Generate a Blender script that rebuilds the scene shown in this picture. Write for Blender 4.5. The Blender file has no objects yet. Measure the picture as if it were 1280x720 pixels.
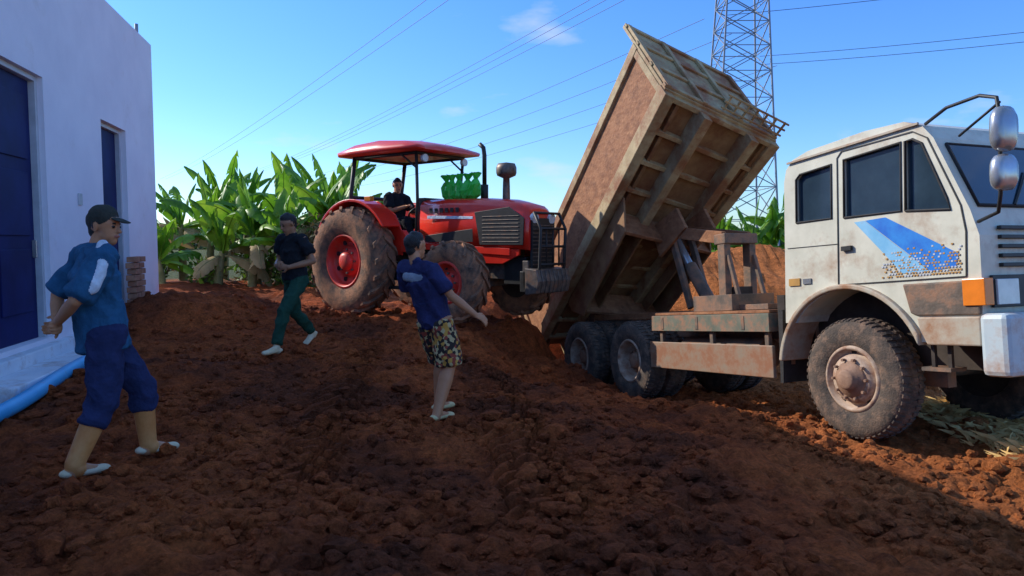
import bpy, bmesh, math, random
import numpy as np
from mathutils import Vector, Matrix, noise
random.seed(7); rng=np.random.default_rng(7)
scene=bpy.context.scene
R=math.radians
# ------------------------------------------------------------------ materials
def M(name, cols, scale=4, rough=.6, metal=0, bump=0, bscale=40, dirt=None, spec=.4, translucent=0, coat=0, detail=6, stretch=None, rampw=(.35,.65)):
    m=bpy.data.materials.new(name); m.use_nodes=True; nt=m.node_tree; N=nt.nodes; L=nt.links
    b=N['Principled BSDF']; out=N['Material Output']
    tc=N.new('ShaderNodeTexCoord'); mp=N.new('ShaderNodeMapping'); L.new(tc.outputs['Object'],mp.inputs[0])
    if stretch: mp.inputs['Scale'].default_value=stretch
    if len(cols)==1:
        c=cols[0]; cols=[tuple(x*.86 for x in c), tuple(min(1,x*1.1) for x in c)]
    n=N.new('ShaderNodeTexNoise'); n.inputs['Scale'].default_value=scale; n.inputs['Detail'].default_value=detail; n.inputs['Roughness'].default_value=.62
    L.new(mp.outputs[0],n.inputs['Vector'])
    r=N.new('ShaderNodeValToRGB'); el=r.color_ramp.elements
    k=len(cols)
    el[0].position=rampw[0]; el[0].color=(*cols[0],1); el[1].position=rampw[1]; el[1].color=(*cols[-1],1)
    for i in range(1,k-1):
        e=el.new(rampw[0]+(rampw[1]-rampw[0])*i/(k-1)); e.color=(*cols[i],1)
    L.new(n.outputs['Fac'],r.inputs[0]); col=r.outputs[0]
    if dirt:
        dc,lo,hi,ds=dirt
        n2=N.new('ShaderNodeTexNoise'); n2.inputs['Scale'].default_value=ds; n2.inputs['Detail'].default_value=9; n2.inputs['Roughness'].default_value=.7
        L.new(tc.outputs['Object'],n2.inputs['Vector'])
        r2=N.new('ShaderNodeValToRGB'); r2.color_ramp.elements[0].position=lo; r2.color_ramp.elements[1].position=hi
        L.new(n2.outputs['Fac'],r2.inputs[0])
        mx=N.new('ShaderNodeMixRGB'); mx.inputs[2].default_value=(*dc,1)
        L.new(r2.outputs[0],mx.inputs[0]); L.new(col,mx.inputs[1]); col=mx.outputs[0]
    L.new(col,b.inputs['Base Color'])
    b.inputs['Roughness'].default_value=rough; b.inputs['Metallic'].default_value=metal
    b.inputs['Specular IOR Level'].default_value=spec; b.inputs['Coat Weight'].default_value=coat
    if bump:
        n3=N.new('ShaderNodeTexNoise'); n3.inputs['Scale'].default_value=bscale; n3.inputs['Detail'].default_value=5
        L.new(tc.outputs['Object'],n3.inputs['Vector'])
        bp=N.new('ShaderNodeBump'); bp.inputs['Strength'].default_value=min(1,bump); bp.inputs['Distance'].default_value=.02
        L.new(n3.outputs['Fac'],bp.inputs['Height']); L.new(bp.outputs[0],b.inputs['Normal'])
    if translucent:
        t=N.new('ShaderNodeBsdfTranslucent'); L.new(col,t.inputs[0]); ms=N.new('ShaderNodeMixShader'); ms.inputs[0].default_value=translucent
        L.new(b.outputs[0],ms.inputs[1]); L.new(t.outputs[0],ms.inputs[2]); L.new(ms.outputs[0],out.inputs[0])
    return m
SOILC=(.32,.16,.08)
m_cab=M('cab_paint',[(.52,.50,.39),(.66,.63,.50)],3,.5,dirt=(SOILC,.52,.82,2.6),coat=.1)
m_cab2=M('cab_lower',[(.42,.38,.29),(.55,.50,.38)],4,.65,dirt=(SOILC,.38,.64,4))
m_glass=M('dark_glass',[(.02,.035,.05),(.035,.06,.08)],2,.06,spec=.9)
m_rubber=M('rubber',[(.018,.018,.018),(.035,.03,.028)],8,.75,bump=.2)
m_tyre=M('dusty_tyre',[(.045,.038,.033),(.12,.085,.062)],6,.9,bump=.4,bscale=60,dirt=((.28,.17,.11),.48,.75,9))
m_rim=M('dusty_rim',[(.38,.27,.19),(.54,.40,.29)],7,.7,dirt=((.26,.12,.065),.42,.68,10))
m_rimd=M('hub_brown',[(.20,.11,.07),(.33,.19,.12)],9,.7,bump=.2)
m_bed=M('khaki_bed_paint',[(.33,.23,.11),(.50,.38,.20)],2.5,.7,dirt=((.27,.11,.045),.42,.60,2.2),bump=.35,bscale=14)
m_bedf=M('bed_floor_steel',[(.22,.11,.045),(.34,.19,.085)],2,.75,dirt=((.18,.065,.028),.42,.64,3),bump=.4,bscale=10)
m_rust=M('rusty_plank',[(.28,.11,.045),(.40,.18,.08)],5,.8,dirt=((.18,.07,.03),.45,.68,6),bump=.5,bscale=25,stretch=(1,1,3))
m_frame=M('chassis_paint',[(.10,.075,.055),(.20,.14,.10)],5,.7,dirt=((.30,.14,.07),.45,.65,5),bump=.2)
m_green=M('box_green',[(.11,.12,.085),(.17,.17,.12)],5,.6,dirt=((.32,.16,.09),.45,.6,6))
m_guard=M('guard_plate',[(.25,.20,.14),(.36,.30,.21)],4,.6,dirt=((.28,.12,.06),.36,.58,4))
m_black=M('black_part',[(.012,.012,.012),(.03,.028,.026)],6,.5)
m_dark=M('underbody',[(.03,.022,.018),(.06,.045,.035)],6,.9)
m_chrome=M('mirror_grey',[(.35,.36,.37),(.5,.5,.5)],4,.25,.6)
m_blue=M('decal_blue',[(.01,.13,.52),(.02,.24,.64)],6,.45,dirt=(SOILC,.62,.88,6))
m_lblue=M('decal_lightblue',[(.16,.42,.64),(.24,.50,.70)],6,.45,dirt=(SOILC,.62,.88,6))
m_brown=M('decal_brown',[(.46,.24,.06)],6,.5)
m_orange=M('orange_lens',[(.75,.20,.02)],6,.25)
m_clear=M('headlamp_lens',[(.6,.6,.58)],6,.15,spec=.8)
m_bump=M('bumper_paint',[(.42,.50,.52),(.55,.60,.60)],4,.5,dirt=(SOILC,.46,.72,4))
m_red=M('tractor_red',[(.66,.020,.010),(.80,.035,.016)],3,.32,coat=.4,dirt=((.36,.12,.06),.60,.82,4))
m_redrim=M('rim_red',[(.64,.035,.02),(.76,.05,.03)],4,.45,dirt=((.40,.14,.07),.52,.75,8))
m_metal=M('engine_metal',[(.08,.07,.065),(.20,.16,.13)],14,.5,.5,dirt=((.28,.14,.08),.5,.7,8))
m_ttyre=M('mud_tyre',[(.085,.055,.04),(.19,.11,.07)],6,.95,bump=.5,bscale=40,dirt=((.38,.17,.085),.40,.62,7))
m_gbag=M('green_plastic',[(.05,.60,.06),(.12,.80,.14)],8,.3,translucent=.3)
m_wall=M('white_plaster',[(.74,.73,.80),(.82,.81,.87)],1.2,.85,bump=.15,bscale=60,dirt=((.60,.55,.54),.56,.85,1.0))
m_plinth=M('plinth_plaster',[(.62,.68,.74),(.74,.78,.82)],2,.8,bump=.2,dirt=((.38,.22,.15),.50,.76,3))
m_door=M('door_dark_blue',[(.006,.010,.07),(.010,.018,.11)],2,.6,spec=.2)
m_wframe=M('alu_frame',[(.50,.52,.55)],4,.4)
m_pipe=M('blue_pipe',[(.04,.36,.68),(.08,.44,.75)],3,.35,dirt=((.30,.16,.10),.6,.8,4))
m_brick=M('brick_red',[(.32,.12,.07),(.44,.22,.13)],8,.9,bump=.5)
m_steel=M('galvanised',[(.20,.22,.26),(.27,.29,.33)],4,.6,.3)
m_wire=M('wire_metal',[(.09,.13,.20)],4,.6)
m_leaf=M('banana_leaf',[(.06,.18,.010),(.15,.34,.02),(.30,.47,.04)],1.6,.45,translucent=.42,spec=.5)
m_leafd=M('banana_leaf_dry',[(.34,.23,.10),(.48,.36,.17)],3,.8,translucent=.25)
m_stem=M('banana_stem',[(.12,.13,.04),(.28,.25,.11)],5,.7)
m_bush=M('bush_leaf',[(.03,.08,.010),(.08,.16,.02),(.14,.22,.03)],3,.6,translucent=.35)
m_bushb=M('bush_brown',[(.11,.09,.03),(.22,.17,.07)],3,.7,translucent=.2)
m_grass=M('dry_grass',[(.66,.42,.14),(.88,.62,.25)],6,.8,translucent=.25)
m_skin=M('skin',[(.46,.19,.085),(.54,.24,.115)],9,.5,bump=.05)
m_skind=M('skin_dark',[(.30,.135,.07),(.38,.18,.09)],9,.5)
m_hair=M('hair',[(.01,.009,.008),(.022,.018,.016)],60,.55,bump=.6,bscale=150)
m_eye=M('eye',[(.015,.012,.012)],9,.2)
m_lip=M('lip',[(.34,.11,.08)],9,.5)
def cloth(n,c,c2=None): return M(n,[c,c2 or tuple(x*1.45 for x in c)],9,.9,bump=.6,bscale=30,spec=.15)
m_navyblue=cloth('shirt_blue',(.022,.085,.16)); m_pnavy=cloth('pants_navy',(.022,.028,.075))
m_navy=cloth('tee_navy',(.024,.026,.075)); m_blk=cloth('tee_black',(.014,.015,.018)); m_gpant=cloth('pants_darkgreen',(.015,.05,.032))
m_cap=cloth('cap_olive',(.035,.035,.028)); m_wcloth=cloth('white_cloth',(.50,.55,.60)); m_print=cloth('shirt_print',(.20,.22,.26))
m_shoe=M('shoe_cream',[(.62,.50,.30),(.78,.66,.44)],9,.7); m_sand=M('sandal_yellow',[(.58,.45,.20),(.72,.58,.30)],9,.7)
m_sock=M('rubber_boot_tan',[(.58,.20,.05),(.70,.30,.10)],7,.55)
m_pat=bpy.data.materials.new('batik_shorts'); m_pat.use_nodes=True
nt=m_pat.node_tree; N=nt.nodes; L=nt.links; tc=N.new('ShaderNodeTexCoord'); vo=N.new('ShaderNodeTexVoronoi'); vo.inputs['Scale'].default_value=38
L.new(tc.outputs['Object'],vo.inputs[0]); rp=N.new('ShaderNodeValToRGB'); rp.color_ramp.interpolation='CONSTANT'
e=rp.color_ramp.elements; e[0].color=(.03,.02,.015,1); e[1].position=.40; e[1].color=(.55,.28,.05,1)
x=e.new(.60); x.color=(.28,.05,.03,1); x=e.new(.78); x.color=(.50,.38,.18,1)
sx=N.new('ShaderNodeSeparateColor'); L.new(vo.outputs['Color'],sx.inputs[0]); L.new(sx.outputs[0],rp.inputs[0]); L.new(rp.outputs[0],N['Principled BSDF'].inputs['Base Color']); N['Principled BSDF'].inputs['Roughness'].default_value=.9
CLOTH={m_navyblue,m_pnavy,m_navy,m_blk,m_gpant,m_wcloth,m_pat,m_print}

# ------------------------------------------------------------------ mesh helpers
def empty(name, mw=None):
    o=bpy.data.objects.new(name,None); o.empty_display_size=.2; scene.collection.objects.link(o)
    if mw is not None: o.matrix_world=mw
    return o
class Acc:
    def __init__(s,fn=None): s.v=[];s.f=[];s.m=[];s.s=[];s.mats=[];s.fn=fn
    def add(s,vs,fs,mat,smooth=False):
        if mat not in s.mats: s.mats.append(mat)
        k=s.mats.index(mat); b=len(s.v)
        for p in vs: s.v.append(tuple(s.fn(*p)) if s.fn else tuple(p))
        for f in fs: s.f.append([b+i for i in f]); s.m.append(k); s.s.append(smooth)
    def box(s,x0,x1,y0,y1,z0,z1,mat):
        vs=[(x0,y0,z0),(x1,y0,z0),(x1,y1,z0),(x0,y1,z0),(x0,y0,z1),(x1,y0,z1),(x1,y1,z1),(x0,y1,z1)]
        s.add(vs,[(0,3,2,1),(4,5,6,7),(0,1,5,4),(1,2,6,5),(2,3,7,6),(3,0,4,7)],mat)
    def prism(s,poly,y0,y1,mat):
        n=len(poly); vs=[(p[0],y0,p[1]) for p in poly]+[(p[0],y1,p[1]) for p in poly]
        s.add(vs,[list(range(n)),list(range(2*n-1,n-1,-1))]+[(i,(i+1)%n,n+(i+1)%n,n+i) for i in range(n)],mat)
    def beam(s,a,b,w,h,mat,up=(0,0,1)):
        a=Vector(a);b=Vector(b);d=(b-a).normalized();u=Vector(up)
        if abs(d.dot(u))>.98: u=Vector((1,0,0))
        sd=d.cross(u).normalized();u=sd.cross(d)
        vs=[tuple(p+sd*i*w/2+u*j*h/2) for p in(a,b) for i,j in((-1,-1),(1,-1),(1,1),(-1,1))]
        s.add(vs,[(0,1,2,3),(7,6,5,4),(0,4,5,1),(1,5,6,2),(2,6,7,3),(3,7,4,0)],mat)
    def tube(s,pts,r,mat,seg=10):
        pts=[Vector(p) for p in pts]; n=len(pts); rs=r if isinstance(r,(list,tuple)) else [r]*n
        vs=[];pr=None
        for i,p in enumerate(pts):
            d=(pts[min(i+1,n-1)]-pts[max(i-1,0)]).normalized()
            if pr is None:
                pr=d.cross(Vector((0,0,1)) if abs(d.z)<.9 else Vector((1,0,0))).normalized()
            pr=(pr-d*pr.dot(d)).normalized(); q=d.cross(pr)
            for k in range(seg):
                t=2*math.pi*k/seg; vs.append(tuple(p+(pr*math.cos(t)+q*math.sin(t))*rs[i]))
        fs=[(i*seg+k,i*seg+(k+1)%seg,(i+1)*seg+(k+1)%seg,(i+1)*seg+k) for i in range(n-1) for k in range(seg)]
        s.add(vs,fs,mat,True)
        s.add([vs[k] for k in range(seg)],[list(range(seg))],mat); s.add([vs[(n-1)*seg+k] for k in range(seg)],[list(range(seg))],mat)
    def lathe(s,c,prof,mat,seg=40,sgn=1,axis='y'):
        vs=[];n=len(prof)
        for r,o in prof:
            for k in range(seg):
                t=2*math.pi*k/seg
                if axis=='y': vs.append((c[0]+r*math.cos(t),c[1]+sgn*o,c[2]+r*math.sin(t)))
                else: vs.append((c[0]+r*math.cos(t),c[1]+r*math.sin(t),c[2]+o))
        fs=[(i*seg+k,i*seg+(k+1)%seg,(i+1)*seg+(k+1)%seg,(i+1)*seg+k) for i in range(n-1) for k in range(seg)]
        s.add(vs,fs,mat,True)
    def build(s,name,parent=None,bevel=0,recalc=True,mw=None):
        me=bpy.data.meshes.new(name); me.from_pydata(s.v,[],s.f)
        for m in s.mats: me.materials.append(m)
        me.polygons.foreach_set('material_index',s.m); me.polygons.foreach_set('use_smooth',s.s)
        if recalc:
            bm=bmesh.new(); bm.from_mesh(me); bmesh.ops.remove_doubles(bm,verts=bm.verts,dist=1e-5); bmesh.ops.recalc_face_normals(bm,faces=bm.faces); bm.to_mesh(me); bm.free()
        o=bpy.data.objects.new(name,me); scene.collection.objects.link(o)
        if parent: o.parent=parent
        if mw is not None: o.matrix_world=mw
        if bevel:
            b=o.modifiers.new('b','BEVEL'); b.width=bevel; b.segments=2; b.limit_method='ANGLE'; b.angle_limit=R(40)
        return o

# ------------------------------------------------------------------ terrain
ctrl=np.array([(0,1,0),(-3,2,0),(3,1.5,0),(0,3,0),(-1.5,3,0),(2,3.2,-.02),(-2.7,4.6,0),(-2.7,5.3,0),(-4.2,5.7,0),(-4.6,4,0),(-.6,5.9,.04),(.8,5.2,0),
(-2.9,8.4,.17),(-2.4,9.1,.19),(-1.2,8.2,.13),(-4.2,8.2,.12),(-4.6,9.4,.15),(-5.4,11,.4),(-6.0,11.6,.45),(-6.3,13,.42),
(-.95,10.3,.29),(-2.65,11.7,.31),(-1.75,11.1,.3),(.0,11.6,.25),(-1.5,13,.33),(-3.8,12.5,.38),(-4,15.5,.5),(-8,15.5,.55),(-.3,15,.5),(2,16,.5),
(3.04,6.3,-.26),(4.9,7.1,-.26),(1.62,9.74,-.68),(3.5,10.5,-.68),(1.0,11.1,-.85),(2.9,11.9,-.85),(.9,12.6,-.85),(2.2,13.1,-.8),(2.3,8.2,-.48),(4.1,9,-.48),(.95,9,-.42),(.4,7.6,-.1),(1.8,6.5,-.18),
(5,15.5,1.25),(3.6,15,1.0),(7,15,1.15),(4.6,14,.75),(9,13,.6),(7.5,9,-.1),(6,5.5,-.15),(3.5,4.4,-.1),(6,2,0),(10,5,0),(12,15,.5),(-12,8,.2),(-10,14,.5),(.5,10.5,-.25)])
gb=[(-5.0,10.6,.9,.7,.34),(-4.2,11.4,.6,.5,.2),(.0,10.75,.35,.35,.16),(5.0,14.6,1.6,.8,.3),(.6,2.6,1.0,.8,.08),(-1.6,3.6,.9,.7,.08),(1.3,4.6,.8,.7,.09),(-3.5,7.2,.7,.6,.14),(-.9,7.4,1.0,.5,.09),(-1.6,2.4,.8,.5,.08),(-1.7,6.6,.7,.5,.07),(.5,6.4,.6,.5,.07)]
def base_h(x,y):
    d2=(x[:,None]-ctrl[None,:,0])**2+(y[:,None]-ctrl[None,:,1])**2
    w=1/(d2+.10)**2; z=(w*ctrl[None,:,2]).sum(1)/w.sum(1)
    for a,b,sx_,sy_,h in gb: z=z+h*np.exp(-((x-a)/sx_)**2-((y-b)/sy_)**2)
    far=np.clip((np.sqrt(x**2+(y-8)**2)-11)/10,0,1)
    return z*(1-far)+.45*far
def track(x,y,ax,ay,bx,by,w,per,dep):
    dx,dy=bx-ax,by-ay; l=math.hypot(dx,dy); dx/=l;dy/=l
    s=(x-ax)*dx+(y-ay)*dy; t=-(x-ax)*dy+(y-ay)*dx
    if s<0 or s>l or abs(t)>w: return 0
    e=min(1,(w-abs(t))/.06)*min(1,s/.3,(l-s)/.3)
    return e*(-dep*.6+dep*(1 if ((s-abs(t)*.9)/per)%1<.42 else 0))
def nz(x,y):
    a=noise.noise(Vector((x*.7,y*.7,1.3)))*.06
    b=noise.noise(Vector((x*2.3,y*2.3,4)))*.065
    c=abs(noise.noise(Vector((x*5.5,y*5.5,9))))*.09
    d=noise.noise(Vector((x*12,y*12,2)))*.034
    z=a+b+c+d-.024
    if y<14:
        t=track(x,y,-.35,9.2,.25,3.6,.28,.19,.10)+track(x,y,-1.9,9.6,-1.3,4.0,.26,.19,.085)+track(x,y,2.3,7.4,2.6,3.0,.17,.13,.05)
        z=z*(.35 if t else 1)+t
    return z
def H(x,y): return float(base_h(np.array([x]),np.array([y]))[0])+nz(x,y)*.6
def axis(lo,hi,step,far):
    a=list(np.arange(lo,hi,step)); s=step;p=a[-1]
    up=[]
    while p<far: s*=1.22; p+=s; up.append(p)
    s=step;p=lo;dn=[]
    while p>-far: s*=1.22;p-=s;dn.append(p)
    return np.array(dn[::-1]+a+up)
xs=axis(-6.2,6.2,.036,900); ys=axis(1.5,12.5,.036,900)
ys=ys[ys>-40]
X,Y=np.meshgrid(xs,ys); xf=X.ravel(); yf=Y.ravel(); zf=np.empty_like(xf)
for i in range(0,len(xf),20000): zf[i:i+20000]=base_h(xf[i:i+20000],yf[i:i+20000])
for i in range(len(xf)):
    a,b=xf[i],yf[i]
    if abs(a)<30 and b<40: zf[i]+=nz(a,b)
nx,ny=len(xs),len(ys)
me=bpy.data.meshes.new('ground'); vv=np.stack([xf,yf,zf],1)
idx=np.arange(nx*ny).reshape(ny,nx)
q=np.stack([idx[:-1,:-1],idx[:-1,1:],idx[1:,1:],idx[1:,:-1]],-1).reshape(-1,4)
me.from_pydata(vv.tolist(),[],q.tolist()); me.polygons.foreach_set('use_smooth',[True]*len(q))
ground=bpy.data.objects.new('ground',me); scene.collection.objects.link(ground)
m_soil=bpy.data.materials.new('red_soil'); m_soil.use_nodes=True; nt=m_soil.node_tree; N=nt.nodes; L=nt.links; bs=N['Principled BSDF']
tc=N.new('ShaderNodeTexCoord')
def noi(s,d=8,r=.6):
    n=N.new('ShaderNodeTexNoise'); n.inputs['Scale'].default_value=s; n.inputs['Detail'].default_value=d; n.inputs['Roughness'].default_value=r; L.new(tc.outputs['Object'],n.inputs['Vector']); return n
def ramp(src,stops):
    r=N.new('ShaderNodeValToRGB'); el=r.color_ramp.elements; el[0].position=stops[0][0]; el[0].color=(*stops[0][1],1); el[1].position=stops[-1][0]; el[1].color=(*stops[-1][1],1)
    for p,c in stops[1:-1]: e=el.new(p); e.color=(*c,1)
    L.new(src,r.inputs[0]); return r
def mix(f,a,b,t='MIX'):
    m=N.new('ShaderNodeMixRGB'); m.blend_type=t
    for i,v in((0,f),(1,a),(2,b)):
        if isinstance(v,(int,float)): m.inputs[i].default_value=v
        elif isinstance(v,tuple): m.inputs[i].default_value=(*v,1)
        else: L.new(v,m.inputs[i])
    return m.outputs[0]
n1=noi(.7,5); n2=noi(7,10,.7); n3=noi(38,6,.7)
sep=N.new('ShaderNodeSeparateXYZ'); L.new(tc.outputs['Object'],sep.inputs[0])
def mr(src,a,b,c=0,d=1):
    m=N.new('ShaderNodeMapRange'); L.new(src,m.inputs[0]); m.inputs[1].default_value=a; m.inputs[2].default_value=b; m.inputs[3].default_value=c; m.inputs[4].default_value=d; return m.outputs[0]
moist=ramp(n1.outputs[0],[(.40,(.27,.072,.030)),(.50,(.50,.115,.036)),(.60,(.66,.160,.045))])
dry=ramp(n1.outputs[0],[(.35,(.60,.19,.055)),(.65,(.74,.27,.09))])
c=mix(mr(sep.outputs[0],1.6,3.4),moist.outputs[0],dry.outputs[0])
c=mix(.9,c,ramp(n2.outputs[0],[(.3,(.30,.28,.27)),(.5,(.95,.95,.95)),(.7,(1.35,1.3,1.25))]).outputs[0],'MULTIPLY')
c=mix(.7,c,ramp(n3.outputs[0],[(.3,(.36,.34,.32)),(.65,(1.22,1.22,1.22))]).outputs[0],'MULTIPLY')
gr=ramp(n2.outputs[0],[(.35,(.05,.08,.02)),(.65,(.16,.15,.06))])
c=mix(mr(sep.outputs[1],17,20),c,gr.outputs[0])
L.new(c,bs.inputs['Base Color']); bs.inputs['Roughness'].default_value=.95; bs.inputs['Specular IOR Level'].default_value=.12
ad=N.new('ShaderNodeMath'); ad.operation='MULTIPLY_ADD'; n4=noi(14,9,.75); L.new(n4.outputs[0],ad.inputs[0]); ad.inputs[1].default_value=1.6
L.new(n3.outputs[0],ad.inputs[2]); bp=N.new('ShaderNodeBump'); bp.inputs['Strength'].default_value=1; bp.inputs['Distance'].default_value=.06
L.new(ad.outputs[0],bp.inputs['Height']); L.new(bp.outputs[0],bs.inputs['Normal'])
me.materials.append(m_soil)
bm=bmesh.new(); bmesh.ops.create_icosphere(bm,subdivisions=2,radius=1); iv=np.array([v.co[:] for v in bm.verts]); ifc=np.array([[v.index for v in f.verts] for f in bm.faces]); bm.free()
V=[];F=[];base=0
NC=13000
cx=[];cy=[]
while len(cx)<NC:
    y=1.6+11*random.random()**1.5; x=random.uniform(-.8,.85)*y
    if x<-.225*y-3.2: continue
    if noise.noise(Vector((x*.9,y*.9,5)))+random.uniform(-.5,.5)<-.1: continue
    cx.append(x);cy.append(y)
bz=base_h(np.array(cx),np.array(cy))
for x,y,z in zip(cx,cy,bz):
    s=min(.08,.008+.015*random.expovariate(1)); 
    rr=np.array([s*random.uniform(.7,1.4),s*random.uniform(.7,1.4),s*random.uniform(.5,1)])
    k=rng.uniform(.72,1.2,(len(iv),1)); a=random.random()*6.28; ca,sa=math.cos(a),math.sin(a)
    p=iv*k*rr; p=np.stack([p[:,0]*ca-p[:,1]*sa,p[:,0]*sa+p[:,1]*ca,p[:,2]],1)+np.array([x,y,z+nz(x,y)+s*.15])
    V.append(p);F.append(ifc+base);base+=len(iv)
me=bpy.data.meshes.new('soil_clods'); me.from_pydata(np.concatenate(V).tolist(),[],np.concatenate(F).tolist()); me.materials.append(m_soil)
o=bpy.data.objects.new('soil_clods',me); scene.collection.objects.link(o)

# ------------------------------------------------------------------ building
wu=Vector((-.2195,.9756,0)); wn=Vector((.9756,.2195,0)); w0=Vector((-3.475,0,0))
mw=Matrix(((wu.x,-wn.x,0,w0.x),(wu.y,-wn.y,0,w0.y),(0,0,1,0),(0,0,0,1)))
house=empty('white_house',mw)
S0,S1=-5.0,13.35; top=4.95; D0,D1=(6.6,8.55),(10.5,11.65)
A=Acc()
A.box(S0,D0[0],0,.24,-.3,top,m_wall); A.box(D0[1],D1[0],0,.24,-.3,top,m_wall); A.box(D1[1],S1,0,.24,-.3,top,m_wall)
A.box(D0[0],D0[1],0,.24,3.35,top,m_wall); A.box(D1[0],D1[1],0,.24,3.2,top,m_wall)
A.box(D0[0],D0[1],0,.24,-.3,.38,m_wall); A.box(D1[0],D1[1],0,.24,-.3,.45,m_wall)
A.box(S1-.24,S1,.24,9,-.3,top,m_wall); A.box(S0,S0+.24,.24,9,-.3,top,m_wall); A.box(S0,S1,9,9.24,-.3,top,m_wall)
A.build('walls',house)
A=Acc(); A.box(S0,S1-.24,.24,9,4.5,4.62,m_wall); A.box(S0+.24,S1-.24,.24,9,.2,.34,m_plinth); A.build('roof',house)
A=Acc(); A.box(S0,S1+.08,-.14,0.0,-.4,.33,m_plinth); A.box(6.3,8.8,-.5,-.14,-.4,.2,m_plinth); A.build('plinth',house,.015)
A=Acc(); A.box(D0[0],D0[1]-.06,.13,.18,.38,3.29,m_door); A.box(D0[1]-.06,D0[1],.06,.2,.38,3.35,m_wframe); A.box(D0[0],D0[1]-.06,.06,.2,3.29,3.35,m_wframe)
for z in (.7,1.55,2.4): A.box(7.6,8.35,.11,.13,z,z+.7,m_door)
A.box(8.41,8.43,.08,.13,1.3,1.5,m_chrome); A.build('door',house,.006)
A=Acc(); A.box(D1[0]+.06,D1[1]-.06,.14,.17,.5,3.14,m_door)
for s in (D1[0],D1[1]-.06): A.box(s,s+.06,.08,.2,.45,3.2,m_wframe)
A.box(D1[0]+.06,D1[1]-.06,.08,.2,3.14,3.2,m_wframe); A.box(D1[0]+.06,D1[1]-.06,.08,.2,.45,.5,m_wframe); A.build('window',house,.005)
A=Acc(); A.box(9.5,9.62,-.02,0,1.95,2.1,m_wframe); A.build('wall_switch_box',house,.004)
A=Acc(); A.tube([(S1-.5,.1,top),(S1-.5,.1,top+.22)],.03,m_steel); A.build('roof_vent',house)
A=Acc(); rb=random.Random(5)
for i in range(10):
    for j in range(2):
        jx=rb.uniform(-.015,.015); A.box(10.8+j*.26+(i%2)*.06+jx,11.04+j*.26+(i%2)*.06+jx,-.30,-.17,.36+i*.09,.44+i*.09,m_brick)
A.box(10.72,11.45,-.33,-.15,-.2,.355,m_brick)
A.build('brick_stack',None,.006,mw=mw)
A=Acc(); pts=[]
for i in range(34):
    s=1.6+i*.235; p=w0+wu*s+wn*(.62-.035*max(0,s-5)+.012*math.sin(i*.7)); zz=.045+max(0,s-6)*.035
    pts.append((p.x,p.y,zz+.05))
e=Vector(pts[-1]); pts+=[tuple(e+wu*.15-wn*.04+Vector((0,0,.03))),tuple(e+wu*.28-wn*.12+Vector((0,0,.10)))]
A.tube(pts,.068,m_pipe,14); A.build('water_pipe')

# ------------------------------------------------------------------ wheel
def lug(A,c,a0,a1,o0,o1,r0,r1,wd,sgn,mat,n=3):
    vs=[];fs=[]
    for i in range(n+1):
        t=i/n; a=a0+(a1-a0)*t; o=o0+(o1-o0)*t; rr=r1-(.03 if i==n else 0)*(r1-r0)/.05
        for da,r in((-wd,r0),(wd,r0),(wd*.8,rr),(-wd*.8,rr)):
            vs.append((c[0]+r*math.cos(a+da),c[1]+sgn*o,c[2]+r*math.sin(a+da)))
    for i in range(n):
        b=i*4
        for k in range(4): fs.append((b+k,b+(k+1)%4,b+4+(k+1)%4,b+4+k))
    fs+=[(0,1,2,3),(n*4+3,n*4+2,n*4+1,n*4)]
    A.add(vs,fs,mat)
def truck_wheel(par,name,c,Rr,W,rim,kind,sgn=-1):
    A=Acc()
    p=[(rim,.45),(rim+.02,.49),(rim+.45*(Rr-rim),.54),(Rr-.055,.50),(Rr-.018,.44),(Rr-.006,.36),(Rr-.006,-.36),(Rr-.018,-.44),(Rr-.055,-.50),(rim+.45*(Rr-rim),-.54),(rim,-.45)]
    A.lathe(c,[(r,o*W) for r,o in p],m_tyre,56,sgn)
    for i in range(52):
        a=2*math.pi*i/52
        lug(A,c,a,a+.03,.14*W,.46*W,Rr-.02,Rr+.008,.035,sgn,m_tyre,2); lug(A,c,a+.06,a+.03,-.14*W,-.46*W,Rr-.02,Rr+.008,.035,sgn,m_tyre,2)
        lug(A,c,a+.03,a+.03,-.1*W,.1*W,Rr-.02,Rr+.006,.04,sgn,m_tyre,1)
    if kind=='front':
        A.lathe(c,[(rim,.44*W),(rim-.015,.50*W),(rim-.035,.49*W),(rim-.05,.30*W),(.225,.28*W),(.21,.46*W),(.15,.5*W),(.13,.5*W)],m_rim,40,sgn)
        A.lathe(c,[(.16,.49*W),(.155,.56*W),(.10,.58*W),(.09,.74*W),(.07,.78*W),(0.001,.78*W)],m_rimd,30,sgn)
        nb,br,bo=10,.178,.5*W
    else:
        A.lathe(c,[(rim,.44*W),(rim-.015,.50*W),(rim-.035,.48*W),(rim-.05,.2*W),(rim-.07,-.2*W),(.16,-.28*W),(.15,-.25*W)],m_rim,40,sgn)
        A.lathe(c,[(.17,-.28*W),(.165,.02*W),(.11,.06*W),(.10,.22*W),(.08,.26*W),(0.001,.26*W)],m_rimd,30,sgn)
        nb,br,bo=8,.14,.03*W
    for i in range(nb):
        a=2*math.pi*i/nb; x=c[0]+br*math.cos(a); z=c[2]+br*math.sin(a)
        A.tube([(x,c[1]+sgn*bo,z),(x,c[1]+sgn*(bo+.035),z)],.014,m_rimd,6)
        if kind=='front':
            a+=.3; x=c[0]+.245*math.cos(a); z=c[2]+.245*math.sin(a)
            if i%2==0: A.tube([(x,c[1]+sgn*(.27*W),z),(x,c[1]+sgn*(.3*W),z)],.03,m_black,10)
    A.lathe(c,[(rim,-.45*W),(rim-.03,-.4*W),(.001,-.35*W)],m_dark,30,sgn)
    A.build(name,par)

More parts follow.
